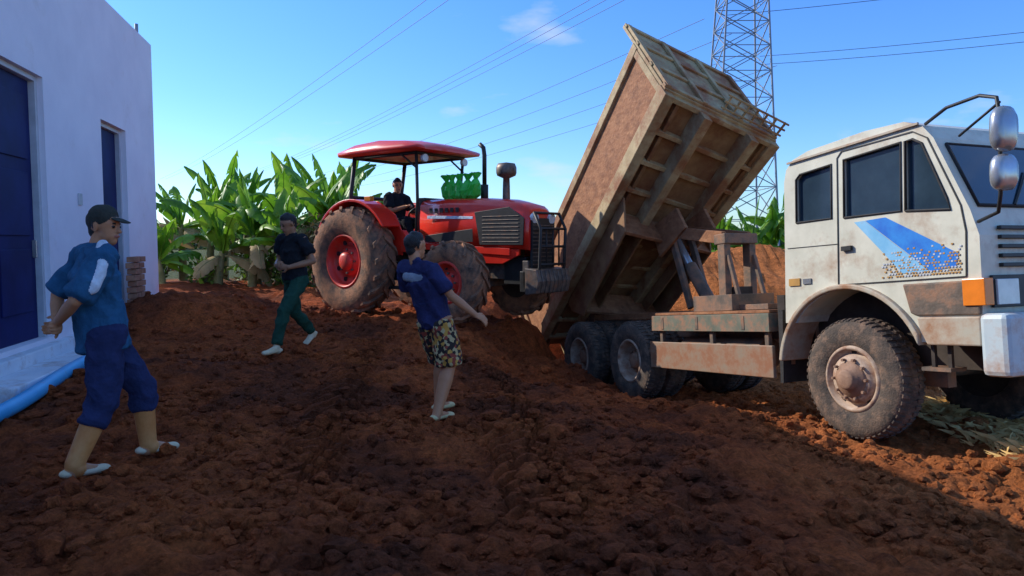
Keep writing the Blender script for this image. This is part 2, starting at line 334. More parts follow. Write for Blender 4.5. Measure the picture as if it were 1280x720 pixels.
# ------------------------------------------------------------------ truck
tf=Vector((.380,-.918,.111)).normalized(); tl=Vector((.9239,.3826,0)).normalized(); tl=(tl-tf*tl.dot(tf)).normalized(); tu=tf.cross(tl)
TO=Vector((3.96,6.68,-.25))
TM=Matrix(((tf.x,tl.x,tu.x,TO.x),(tf.y,tl.y,tu.y,TO.y),(tf.z,tl.z,tu.z,TO.z),(0,0,0,1)))
truck=empty('dump_truck',TM)
HW=1.0; WR=.535
for nm,x,k in(('front_wheel',0,'front'),('rear_wheel_a',-3.75,'rear'),('rear_wheel_b',-5.22,'rear')):
    truck_wheel(truck,nm+'_right',(x,-HW+.15,WR-.02),WR,.28,.30,k,-1)
    truck_wheel(truck,nm+'_left',(x,HW-.15,WR-.02),WR,.28,.30,k,1)
    if k=='rear':
        truck_wheel(truck,nm+'_inner_right',(x,-HW+.48,WR-.02),WR,.28,.30,k,-1); truck_wheel(truck,nm+'_inner_left',(x,HW-.48,WR-.02),WR,.28,.30,k,1)
cf=lambda x,y,z:(x+max(0,z-.7)*.058,y,z)
arc=[(.79*math.cos(R(a)),.535+.79*math.sin(R(a))) for a in range(136,34,-8)]
cabp=[(-.76,1.02),(-.76,2.40),(-.73,2.52),(-.64,2.60),(-.45,2.645),(.2,2.67),(.58,2.65),(.74,2.58),(.84,2.46),(1.13,1.86),(1.20,1.66),(1.22,1.2),(1.22,.86),(.70,.86)]+arc[::-1]+[(-.6,1.02)]
A=Acc(cf); A.prism(cabp,-HW,HW,m_cab); cab=A.build('cab_body',truck)
win=[[(-.03,1.955),(.55,1.93),(.55,2.49),(-.03,2.47)],[(.59,1.925),(.98,1.88),(.95,1.97),(.74,2.44),(.66,2.49),(.59,2.49)],[(-.60,1.985),(-.17,1.97),(-.17,2.46),(-.55,2.44),(-.6,2.40)]]
cuts=[]
for w in win:
    for y0,y1 in((-HW-.05,-HW+.035),(HW-.035,HW+.05)):
        B=Acc(cf); B.prism(w,y0,y1,m_rubber); c=B.build('cut',truck); cuts.append(c)
        md=cab.modifiers.new('c','BOOLEAN'); md.operation='DIFFERENCE'; md.object=c; md.solver='EXACT'
bpy.context.view_layer.update(); dg=bpy.context.evaluated_depsgraph_get()
nm=bpy.data.meshes.new_from_object(cab.evaluated_get(dg)); cab.modifiers.clear(); cab.data=nm
for c in cuts: bpy.data.objects.remove(c)
nm.materials.clear(); nm.materials.append(m_cab); nm.polygons.foreach_set('material_index',[0]*len(nm.polygons))
bv=cab.modifiers.new('b','BEVEL'); bv.width=.022; bv.segments=3; bv.limit_method='ANGLE'; bv.angle_limit=R(55)
A=Acc(cf)
for w in win:
    for sg in(-1,1):
        y=sg*(HW-.033); A.add([(p[0],y,p[1]) for p in w],[list(range(len(w)))],m_glass)
A.prism([(.865,2.40),(1.115,1.89),(1.13,1.897),(.88,2.407)],-.90,.90,m_glass); A.build('windows',truck)
A=Acc(cf)
for w in win:
    for sg in(-1,1):
        pts=[(p[0],sg*(HW+.002),p[1]) for p in w]; A.tube(pts+[pts[0]],.011,m_rubber,6)
pts=[(.872,-.9,2.405),(1.123,-.9,1.893),(1.123,.9,1.893),(.872,.9,2.405)]; A.tube(pts+[pts[0]],.016,m_rubber,6)
A.beam((1.14,-.5,1.9),(1.0,-.15,2.2),.015,.015,m_black); A.beam((1.14,.2,1.9),(1.0,.55,2.2),.015,.015,m_black)
A.build('window_seals',truck)
A=Acc(cf)
y=-HW-.002
def seam(pts,w=.009,yy=y):
    for a,b in zip(pts[:-1],pts[1:]): A.beam((a[0],yy,a[1]),(b[0],yy,b[1]),w,w,m_black,up=(0,1,0))
for yy in(y,-y):
    seam([(-.10,1.36),(-.10,2.50),(-.05,2.55),(.66,2.55),(.79,2.47),(1.06,1.90),(1.10,1.7),(1.10,1.36),(-.10,1.36)],.010,yy)
    seam([(-.72,1.75),(-.1,1.73)],.006,yy)
    A.beam((-.7,yy*1.012,2.575),(.72,yy*1.012,2.60),.018,.018,m_cab2)
A.box(-.045,.06,-HW-.03,-HW-.003,1.66,1.70,m_black)
A.box(-.70,-.56,-HW-.012,-HW-.002,1.38,1.45,m_brown)
A.box(-.52,-.42,-HW-.012,-HW-.002,1.39,1.44,m_chrome)
A.build('door_trim',truck)
A=Acc(cf)
y=-HW-.004
A.add([(.08,y,1.90),(.19,y,1.90),(.80,y,1.42),(.56,y,1.42)],[(0,1,2,3)],m_lblue)
A.add([(.195,y,1.90),(.40,y,1.90),(1.04,y,1.54),(1.02,y,1.44),(.81,y,1.42)],[(0,1,2,3,4)],m_blue)
A.build('door_stripe',truck,recalc=False)
A=Acc(cf); y=-HW-.0065
for i in range(26):
    for j in range(12):
        x=.36+i*.027+ (j%2)*.013; z=1.39+j*.022
        if x<1.06 and random.random()<1.05-.08*j-.5*abs(x-.85):
            A.box(x,x+.017,y,y+.004,z,z+.013,m_brown if random.random()<.65 else m_wframe)
A.build('door_dots',truck)
A=Acc()
ring=[(.83*math.cos(R(a)),.535+.83*math.sin(R(a))) for a in range(172,22,-6)]+[(.785*math.cos(R(a)),.535+.785*math.sin(R(a))) for a in range(22,173,6)]
A.prism(ring,-HW-.045,-HW+.32,m_cab2); A.prism(ring,HW-.32,HW+.045,m_cab2)
A.prism([(.74,.96),(.80,.84),(1.24,.84),(1.24,1.06),(.72,1.06)],-HW-.03,-HW+.3,m_cab2)
A.prism([(.66,1.09),(.72,1.07),(1.235,1.07),(1.235,1.33),(.60,1.33)],-HW-.02,-HW+.02,m_frame)
A.prism([(.74,.96),(.80,.84),(1.24,.84),(1.24,1.06),(.72,1.06)],HW-.3,HW+.03,m_cab2)
A.build('front_fender',truck,.012)
A=Acc()
A.box(-.7,1.15,-.62,.62,.62,1.30,m_dark); A.box(-.9,-.8,-.95,-.62,.75,1.3,m_dark); A.prism([(-.88,.42),(-.84,.42),(-.80,1.15),(-.86,1.15)],-HW+.02,-.55,m_rubber)
A.beam((.78,-.93,.66),(.78,-.93,.86),.03,.03,m_dark); A.box(.70,.95,-HW+.02,-.80,.63,.66,m_frame); A.beam((.92,-.93,.66),(.92,-.93,.86),.03,.03,m_dark)
A.tube([(0,-.9,.515),(0,.9,.515)],.07,m_frame); A.box(-.6,.6,-.55,-.45,.45,.6,m_frame)
A.tube([(-.72,-.85,1.2),(-.85,-.85,1.0),(-.85,-.85,.6)],.035,m_frame,8)
A.build('front_underbody',truck)
A=Acc(); A.box(1.23,1.44,-HW-.04,HW+.04,.62,1.08,m_bump); A.build('front_bumper',truck,.04)
A=Acc(); A.box(1.255,1.28,-.92,.92,1.12,1.36,m_black)
for s in(-1,1):
    A.box(1.28,1.30,s*.78-.12,s*.78+.12,1.14,1.33,m_clear); A.box(1.445,1.455,s*.7-.14,s*.7+.14,.76,.92,m_clear)
    A.box(1.12,1.292,s*.985-.05,s*.985+.05,1.14,1.34,m_orange)
for i in range(5): A.box(1.25,1.285,-.8,.8,1.42+i*.07,1.45+i*.07,m_black)
A.build('grille_and_lamps',truck,.008)
A=Acc(cf)
for s in(-1,1):
    A.tube([(.72,s*.93,2.60),(.95,s*1.0,2.66),(1.25,s*1.06,2.66),(1.40,s*1.10,2.60),(1.43,s*1.11,2.45),(1.43,s*1.11,1.92),(1.38,s*1.06,1.80),(1.18,s*.98,1.76)],.014,m_black,8)
    A.tube([(1.43,s*1.11,2.56),(1.05,s*1.0,2.42)],.01,m_black,6)
A.build('mirror_arms',truck)
A=Acc(cf)
for s in(-1,1):
    for zc,h,w in((2.36,.155,.11),(2.06,.125,.11)):
        n=18; vs=[];fs=[]
        for dx,k in((-.03,.88),(-.01,1),(.03,1),(.06,.7)):
            for i in range(n):
                t=2*math.pi*i/n; cc=abs(math.cos(t))**.6*math.copysign(1,math.cos(t)); ss=abs(math.sin(t))**.6*math.copysign(1,math.sin(t))
                vs.append((1.46+dx,s*1.13+cc*w*k,zc+ss*h*k))
        for j in range(3):
            for i in range(n): fs.append((j*n+i,j*n+(i+1)%n,(j+1)*n+(i+1)%n,(j+1)*n+i))
        fs.append(tuple(range(3*n,4*n))); A.add(vs,fs,m_chrome,True); A.add(vs[:n],[tuple(range(n))],m_glass)
A.build('mirrors',truck)
A=Acc()
for s in(-1,1):
    A.box(-6.3,.6,s*.40-.045,s*.40+.045,.82,1.06,m_frame)
    A.box(-5.6,-1.0,s*.42-.05,s*.42+.05,1.06,1.16,m_rust)
for x in(-1,-2,-3,-4.45,-6.2): A.box(x-.05,x+.05,-.36,.36,.84,1.04,m_frame)
A.build('chassis_rails',truck,.008)
A=Acc()
A.box(-3.12,-.98,-HW+.0,-HW+.45,.93,1.12,m_green); A.box(-3.1,-1.0,-HW+.03,-HW+.5,1.125,1.155,m_rust)
A.box(-2.35,-1.65,-HW+.1,-.3,1.16,1.34,m_frame); A.box(-1.65,-1.2,-HW+.2,-.35,1.16,1.22,m_frame)
for x in(-2.9,-2.2,-1.4): A.box(x,x+.05,-HW-.006,-HW+.02,.95,1.10,m_frame)
A.tube([(-1.1,-.6,1.2),(-.95,-.55,1.45),(-.8,-.5,1.3)],.03,m_rubber,8); A.tube([(-1.1,-.3,1.2),(-.98,-.3,1.6),(-.8,-.3,1.5)],.02,m_rubber,8)
A.build('side_boxes',truck,.015)
A=Acc(); A.box(-3.18,-.95,-HW-.0,-HW+.04,.46,.79,m_guard); A.box(-3.18,-.95,HW-.04,HW,.46,.79,m_guard)
for x in(-3.0,-2.0,-1.1): A.box(x,x+.06,-HW+.04,-HW+.09,.5,.95,m_frame)
A.tube([(-2.7,-.72,.68),(-1.3,-.72,.68)],.17,m_frame,20); A.build('side_guard',truck,.008)
A=Acc()
for x in(-3.75,-5.22):
    A.tube([(x,-.9,WR),(x,.9,WR)],.08,m_frame); A.lathe((x,0,WR),[(.001,-.2),(.18,-.12),(.22,0),(.18,.12),(.001,.2)],m_frame,20)
for s in(-1,1):
    for i in range(4): A.tube([(-5.3,s*.5,.72+i*.025),(-4.48,s*.5,.84+i*.03),(-3.7,s*.5,.72+i*.025)],.02,m_frame,6)
A.build('rear_axles',truck)
A=Acc()
for s in(-.2,.2):
    A.beam((-2.62,s,1.1),(-2.60,s,2.05),.10,.14,m_frame,up=(1,0,0)); A.beam((-2.3,s,1.1),(-2.52,s,1.85),.05,.05,m_frame)
A.box(-2.72,-2.50,-.26,.26,2.0,2.13,m_frame); A.box(-2.7,-2.5,-.14,.14,1.16,1.45,m_dark)
A.build('hoist_stand',truck,.01)
# bed
al=R(37.5); BL=5.36; BR=0
def bedfn(u,v,w):
    tw=(v+HW)*.33*max(0,u)/BL
    return (-6.86+u*math.cos(al)-w*math.sin(al)-.0*tw, v, .66+u*math.sin(al)+w*math.cos(al)-tw)
y0,y1=-HW,.72
A=Acc(bedfn)
A.box(BR,BL,y0+.02,y1-.02,0,.04,m_bedf)
for s0,s1 in((y0+.03,y0+.07),(y1-.07,y1-.03)): A.box(BR+.02,BL-.02,s0,s1,.04,.95,m_rust)
A.build('bed_floor_and_walls',truck)
A=Acc(bedfn)
for s0,s1 in((y0,y0+.10),(y1-.10,y1)):
    A.box(BR-.02,BL+.02,s0-.02,s1+.02,-.11,.09,m_bed); A.box(BR-.05,BL+.02,s0-.015,s1+.015,.88,1.02,m_bed)
    for u in(BR,BL-.1): A.box(u,u+.1,s0-.01,s1+.01,.09,.88,m_bed)
A.build('bed_rails',truck,.01)
A=Acc(bedfn)
A.box(BL,BL+.05,y0,y1,-.02,1.42,m_bed)
for v in(y0+.02,-.45,.1,y1-.08): A.box(BL+.05,BL+.10,v,v+.07,0,1.38,m_bed)
for w in(.0,.45,.92,1.34): A.box(BL+.05,BL+.085,y0,y1,w,w+.07,m_bed)
A.build('bed_headboard',truck,.008)
A=Acc(bedfn)
for v in(-.5,.22): A.box(BR,BL,v,v+.12,-.24,0,m_bed)
u=.3
while u<BL: A.box(u,u+.07,y0+.1,y1-.1,-.10,0,m_bed); u+=.5
for v in(-.8,.55): A.box(.0,BL,v,v+.05,-.07,0,m_bedf)
A.build('bed_underframe',truck,.006)
A=Acc(bedfn)
for v in(y0+.12,y1-.16):
    vs=[(1.35,v,-.11),(1.35,v,-.30),(1.6,v,-.60),(3.4,v,-.50),(3.7,v,-.11)]; vs2=[(a,b+.03,c) for a,b,c in vs]
    A.add(vs+vs2,[(0,1,2,3,4),(9,8,7,6,5)]+[(i,(i+1)%5,5+(i+1)%5,5+i) for i in range(5)],m_bedf)
A.box(3.35,3.41,y0+.15,y1-.16,-.50,-.1,m_rust); A.box(1.55,1.61,y0+.15,y1-.16,-.50,-.1,m_rust)
A.box(1.61,3.35,-.53,-.50,-.42,-.24,m_bedf); A.box(1.61,3.35,.34,.37,-.42,-.24,m_bedf)
A.build('bed_subframe',truck,.006)
A=Acc(bedfn)
for i in range(7): A.box(BL+.1,BL+.34,-.15+i*.14,-.13+i*.14,.02,.04,m_bed)
for uu in(BL+.12,BL+.22,BL+.32): A.box(uu,uu+.025,-.2,y1+.02,.0,.02,m_bed)
A.build('bed_rack',truck)
A=Acc(); p=bedfn(BR-.04,0,1.0); q=bedfn(BR-.1,0,.05)
A.prism([(p[0]-.05,p[2]),(p[0],p[2]+.02),(q[0]-.30,q[2]-.0),(q[0]-.36,q[2]-.0)],y0,y1,m_bed)
for v in(y0,-.35,.2,y1-.08): A.prism([(p[0]-.10,p[2]),(p[0]-.05,p[2]),(q[0]-.36,q[2]+.02),(q[0]-.42,q[2]+.02)],v,v+.08,m_bed)
A.build('tailgate',truck,.008)
A=Acc()
b1=bedfn(3.35,0,-.24)
for s in(-.2,.2):
    A.beam((-2.6,s,2.08),(b1[0],s,b1[2]+.05),.07,.16,m_rust,up=(0,0,1)); 
    A.beam((-3.4,s*.8,1.2),(b1[0]+.25,s*.8,b1[2]-.0),.06,.10,m_frame)
A.tube([(-3.1,0,1.15),(-3.6,0,1.8)],.09,m_frame,16); A.tube([(-3.6,0,1.8),(b1[0]+.1,0,b1[2])],.06,m_chrome,14)
for ya,yb in((-.26,-.21),(.21,.26)): A.prism([(b1[0]-.1,b1[2]+.1),(b1[0]+.55,b1[2]+.3),(b1[0]+.75,b1[2]+.0),(b1[0]+.1,b1[2]-.35)],ya,yb,m_rust)
for s in(-.42,.42): A.box(-5.95,-5.6,s-.05,s+.05,.9,1.25,m_frame)
A.build('hoist_arms',truck,.008)

# ------------------------------------------------------------------ tractor
rf=Vector((.782,-.623,0)).normalized(); rl=Vector((-rf.y,rf.x,0)); RO=Vector((-2.09,12.32,.31))
RM=Matrix(((rf.x,rl.x,0,RO.x),(rf.y,rl.y,0,RO.y),(0,0,1,RO.z),(0,0,0,1)))
tractor=empty('farm_tractor',RM)
def tr_wheel(name,c,Rr,W,rim,n,sgn):
    A=Acc()
    A.lathe(c,[(r,o*W) for r,o in[(rim,.40),(rim+.03,.47),(rim+.5*(Rr-rim),.52),(Rr-.08,.46),(Rr-.045,.38),(Rr-.035,0),(Rr-.045,-.38),(Rr-.08,-.46),(rim+.5*(Rr-rim),-.52),(rim,-.4)]],m_ttyre,56,sgn)
    for i in range(n):
        a=2*math.pi*i/n; d=.30*(.87/Rr)
        lug(A,c,a+d,a,-.02*W,.50*W,Rr-.07,Rr,.045*(.87/Rr)**.5,sgn,m_ttyre,4); b=a+math.pi/n
        lug(A,c,b+d,b,.02*W,-.50*W,Rr-.07,Rr,.045*(.87/Rr)**.5,sgn,m_ttyre,4)
    A.lathe(c,[(rim,.40*W),(rim-.02,.44*W),(rim-.045,.42*W),(rim-.06,.22*W),(rim-.09,.12*W),(rim*.55,.05*W),(rim*.5,.20*W),(rim*.38,.24*W),(rim*.30,.26*W)],m_redrim,44,sgn)
    A.lathe(c,[(rim*.34,.24*W),(rim*.32,.36*W),(rim*.2,.42*W),(.001,.42*W)],m_redrim,30,sgn)
    for i in range(8):
        a=2*math.pi*i/8; x=c[0]+rim*.43*math.cos(a); z=c[2]+rim*.43*math.sin(a)
        A.tube([(x,c[1]+sgn*.2*W,z),(x,c[1]+sgn*(.22*W+.03),z)],.018,m_metal,6)
        x=c[0]+rim*.72*math.cos(a+.4); z=c[2]+rim*.72*math.sin(a+.4); A.tube([(x,c[1]+sgn*.06*W,z),(x,c[1]+sgn*.13*W,z)],rim*.09,m_black,10)
    A.lathe(c,[(rim,-.4*W),(.001,-.3*W)],m_dark,30,sgn); A.build(name,tractor)
for s,nm in((-1,'right'),(1,'left')):
    tr_wheel('rear_wheel_'+nm,(0,s*.80,.85),.88,.46,.44,20,s); tr_wheel('front_wheel_'+nm,(2.22,s*.80,.585),.60,.36,.31,16,s)
A=Acc()
A.tube([(0,-.8,.85),(0,.8,.85)],.13,m_metal,16); A.tube([(2.22,-.75,.585),(2.22,.75,.585)],.09,m_metal,14); A.box(2.05,2.4,-.2,.2,.5,.85,m_metal)
A.box(-.35,1.1,-.26,.26,.55,1.10,m_metal); A.box(1.0,2.75,-.21,.21,.62,1.12,m_metal); A.box(1.2,2.1,-.29,-.2,.75,1.05,m_black); A.box(1.5,1.8,-.34,-.29,.8,1.2,m_metal)
for i in range(6): A.tube([(1.3+i*.16,-.24,1.0),(1.3+i*.16,-.30,1.15)],.03,m_metal,8)
A.box(.45,1.05,-.55,-.27,.55,.85,m_black); A.box(.5,1.0,-.68,-.45,.42,.46,m_black)
A.box(2.7,3.1,-.22,.22,.55,.95,m_black); A.box(3.1,3.2,-.3,.3,.5,.9,m_metal)
A.tube([(1.05,-.5,1.0),(1.4,-.4,.85),(1.9,-.35,.9)],.02,m_rubber,6); A.tube([(1.1,-.3,.7),(1.9,-.45,.62),(2.2,-.5,.7)],.018,m_rubber,6)
A.build('engine_and_gearbox',tractor,.015)
def loft(A,secs,mat,smooth=True,caps=True):
    n=len(secs[0]); vs=[p for s in secs for p in s]; fs=[(i*n+k,i*n+(k+1)%n,(i+1)*n+(k+1)%n,(i+1)*n+k) for i in range(len(secs)-1) for k in range(n)]
    A.add(vs,fs,mat,smooth)
    if caps: A.add(secs[0],[list(range(n))],mat); A.add(secs[-1],[list(range(n))],mat)
def hsec(x,w,z0,z1,r=.1):
    return [(x,-w,z0),(x,-w-.005,z0+(z1-z0)*.5),(x,-w+.01,z1-r),(x,-w+r*.4,z1-r*.35),(x,-w+r*1.1,z1),(x,0,z1+.02),(x,w-r*1.1,z1),(x,w-r*.4,z1-r*.35),(x,w-.01,z1-r),(x,w+.005,z0+(z1-z0)*.5),(x,w,z0)]
A=Acc(); loft(A,[hsec(1.05,.30,1.12,1.82),hsec(1.6,.32,1.12,1.82),hsec(2.3,.34,1.10,1.80),hsec(2.8,.34,1.08,1.76),hsec(3.12,.33,1.06,1.68,.12),hsec(3.22,.31,1.05,1.56,.12)],m_red); A.build('hood',tractor)
A=Acc()
A.box(3.215,3.25,-.27,.27,.80,1.50,m_black)
for i in range(11): A.box(3.25,3.26,-.26,.26,.84+i*.055,.855+i*.055,m_metal)
for s in(-1,1):
    A.prism([(2.35,1.12),(3.15,1.12),(3.17,1.50),(2.9,1.66),(2.25,1.60)],s*.352-.008,s*.352+.008,m_black)
    for i in range(8): A.box(2.40,3.08,s*.362-.004,s*.362+.004,1.16+i*.052,1.172+i*.052,m_metal)
    A.prism([(1.2,1.16),(2.2,1.16),(2.2,1.36),(1.2,1.26)],s*.335-.006,s*.335+.006,m_black)
    A.tube([(3.2,s*.2,1.50),(3.26,s*.2,1.49)],.075,m_clear,16)
    A.prism([(1.25,1.52),(2.2,1.50),(2.2,1.54),(1.25,1.57)],s*.338-.004,s*.338+.004,m_wcloth)
    for i in range(6): A.box(1.3+i*.11,1.37+i*.11,s*.338-.004,s*.338+.004,1.61,1.68,m_black)
    A.beam((1.0,s*.3,1.1),(2.9,s*.32,1.02),.05,.1,m_red)
    A.prism([(2.2,.85),(2.75,.85),(3.05,.98),(3.05,1.06),(2.2,1.06)],s*.30-.02,s*.30+.02,m_red)
A.build('grille_and_side_panels',tractor,.004)
A=Acc()
for s in(-.3,.3): A.tube([(3.2,s,.55),(3.40,s,.8),(3.42,s,1.35),(3.3,s,1.58)],.022,m_black,8)
for z in(.85,1.1,1.35,1.57): A.tube([(3.41 if z<1.4 else 3.31,-.3,z),(3.41 if z<1.4 else 3.31,.3,z)],.018,m_black,8)
for s in(-.15,0,.15): A.tube([(3.41,s,.82),(3.41,s,1.35)],.012,m_black,6)
A.build('brush_guard',tractor)
A=Acc()
for s in(-1,1):
    prof=[(1.0*math.cos(R(a))*.98,.85+1.0*math.sin(R(a))) for a in range(34,150,8)]
    inn=[(.955*math.cos(R(a))*.98,.85+.955*math.sin(R(a))) for a in range(146,30,-8)]
    ya,yb=(s*.50,s*.86) if s>0 else (-.86,-.50)
    A.prism(prof+inn,ya,yb,m_red)
    yc=s*.50; A.prism([(.86,.95),(.90,1.25),(.70,1.6),(.3,1.82),(-.3,1.82),(-.7,1.5),(-.7,1.0)],yc-.015,yc+.015,m_red)
    A.box(.35,.5,s*.80-.04,s*.80+.04,1.80,1.88,m_orange)
    A.prism([(.85,1.0),(1.15,1.0),(1.15,1.08),(.88,1.35)],s*.45-.08,s*.45+.02,m_red)
    A.prism([(.98,.95),(1.03,.95),(1.06,1.80),(1.0,1.80)],s*.18-.1,s*.18+.1,m_black)
A.build('fenders',tractor,.01)
A=Acc(); A.box(.45,1.05,-.5,.5,.98,1.02,m_black); A.box(-.25,.28,-.25,.25,1.12,1.26,m_black); A.prism([(-.28,1.2),(-.16,1.2),(-.25,1.72),(-.35,1.72)],-.24,.24,m_black); A.box(-.2,.2,-.2,.2,.98,1.12,m_metal)
A.build('seat_and_deck',tractor,.03)
A=Acc(); A.tube([(1.0,0,1.3),(.72,0,1.62)],.03,m_black)
pts=[]
for i in range(25):
    t=2*math.pi*i/24; pts.append((.71+.19*math.cos(t)*.6,.19*math.sin(t),1.64+.19*math.cos(t)*.8*.62))
A.tube(pts,.015,m_black,8); A.beam((.71,-.18,1.64),(.71,.18,1.64),.02,.02,m_black); A.box(.95,1.08,-.22,.22,1.45,1.86,m_black)
A.build('steering_wheel',tractor)
A=Acc()
for s in(-.56,.56):
    A.tube([(-.3,s,1.1),(-.32,s,1.9),(-.2,s,2.55)],.035,m_black,10); A.tube([(1.1,s*.8,1.05),(1.18,s*.85,1.8),(1.22,s*.95,2.55)],.025,m_black,8)
    A.tube([(-.2,s,2.53),(1.22,s*.95,2.53)],.025,m_black,8); A.tube([(1.22,s*.95,2.3),(.9,s,2.53)],.015,m_black,6)
A.tube([(-.2,-.56,2.53),(-.2,.56,2.53)],.025,m_black,8); A.tube([(1.22,-.53,2.53),(1.22,.53,2.53)],.025,m_black,8); A.tube([(-.32,-.56,1.9),(-.32,.56,1.9)],.03,m_black,8)
for s in(-.45,.45): A.tube([(1.28,s,2.45),(1.34,s,2.45)],.06,m_clear,12)
A.build('canopy_frame',tractor)
A=Acc(); secs=[]
for x,zz,k in((-.52,2.60,.86),(-.46,2.68,.97),(-.1,2.76,1),(.5,2.79,1),(1.1,2.74,1),(1.42,2.66,.97),(1.50,2.59,.86)):
    w=.72*k; secs.append([(x,-w,2.56),(x,-w-.015,2.62 if zz>2.61 else 2.585),(x,-w+.08,zz-.03),(x,-.3,zz),(x,.3,zz),(x,w-.08,zz-.03),(x,w+.015,2.62 if zz>2.61 else 2.585),(x,w,2.56)])
loft(A,secs,m_red)
A.build('canopy_roof',tractor)
A=Acc(); A.tube([(1.95,.22,1.75),(1.95,.22,2.05)],.06,m_black,14); A.tube([(1.95,.22,2.05),(1.95,.22,2.5),(1.93,.22,2.62),(1.87,.2,2.68)],.035,m_black,12); A.build('exhaust_pipe',tractor)
A=Acc(); A.lathe((2.42,.18,0),[(.06,1.7),(.055,2.0),(.05,2.12),(.14,2.16),(.155,2.2),(.155,2.28),(.13,2.34),(.001,2.36)],m_metal,24,1,'z'); A.build('air_precleaner',tractor)
A=Acc()
for i in range(8): A.prism([(3.22,.42),(3.42,.45),(3.46,.62),(3.42,.78),(3.22,.80)],-.40+i*.1,-.315+i*.1,m_metal)
A.box(3.05,3.22,-.3,.3,.45,.75,m_black)
A.build('front_weights',tractor,.012)
A=Acc()
for i in range(5):
    cx0=1.35+i*.15; cy0=random.uniform(-.1,.1); n=14; secs=[]
    for z,k in((1.82,.06),(1.87,.10),(1.95,.11),(2.03,.095),(2.09,.05),(2.12,.03),(2.16,.05),(2.21,.075)):
        secs.append([(cx0+k*math.cos(t*2*math.pi/n)*random.uniform(.7,1.25)+(z-1.8)*.2*(i-2)*.5,cy0+k*math.sin(t*2*math.pi/n)*random.uniform(.7,1.25),z+random.uniform(-.012,.012)) for t in range(n)])
    loft(A,secs,m_gbag,False)
A.build('green_plastic_bags',None,mw=RM)

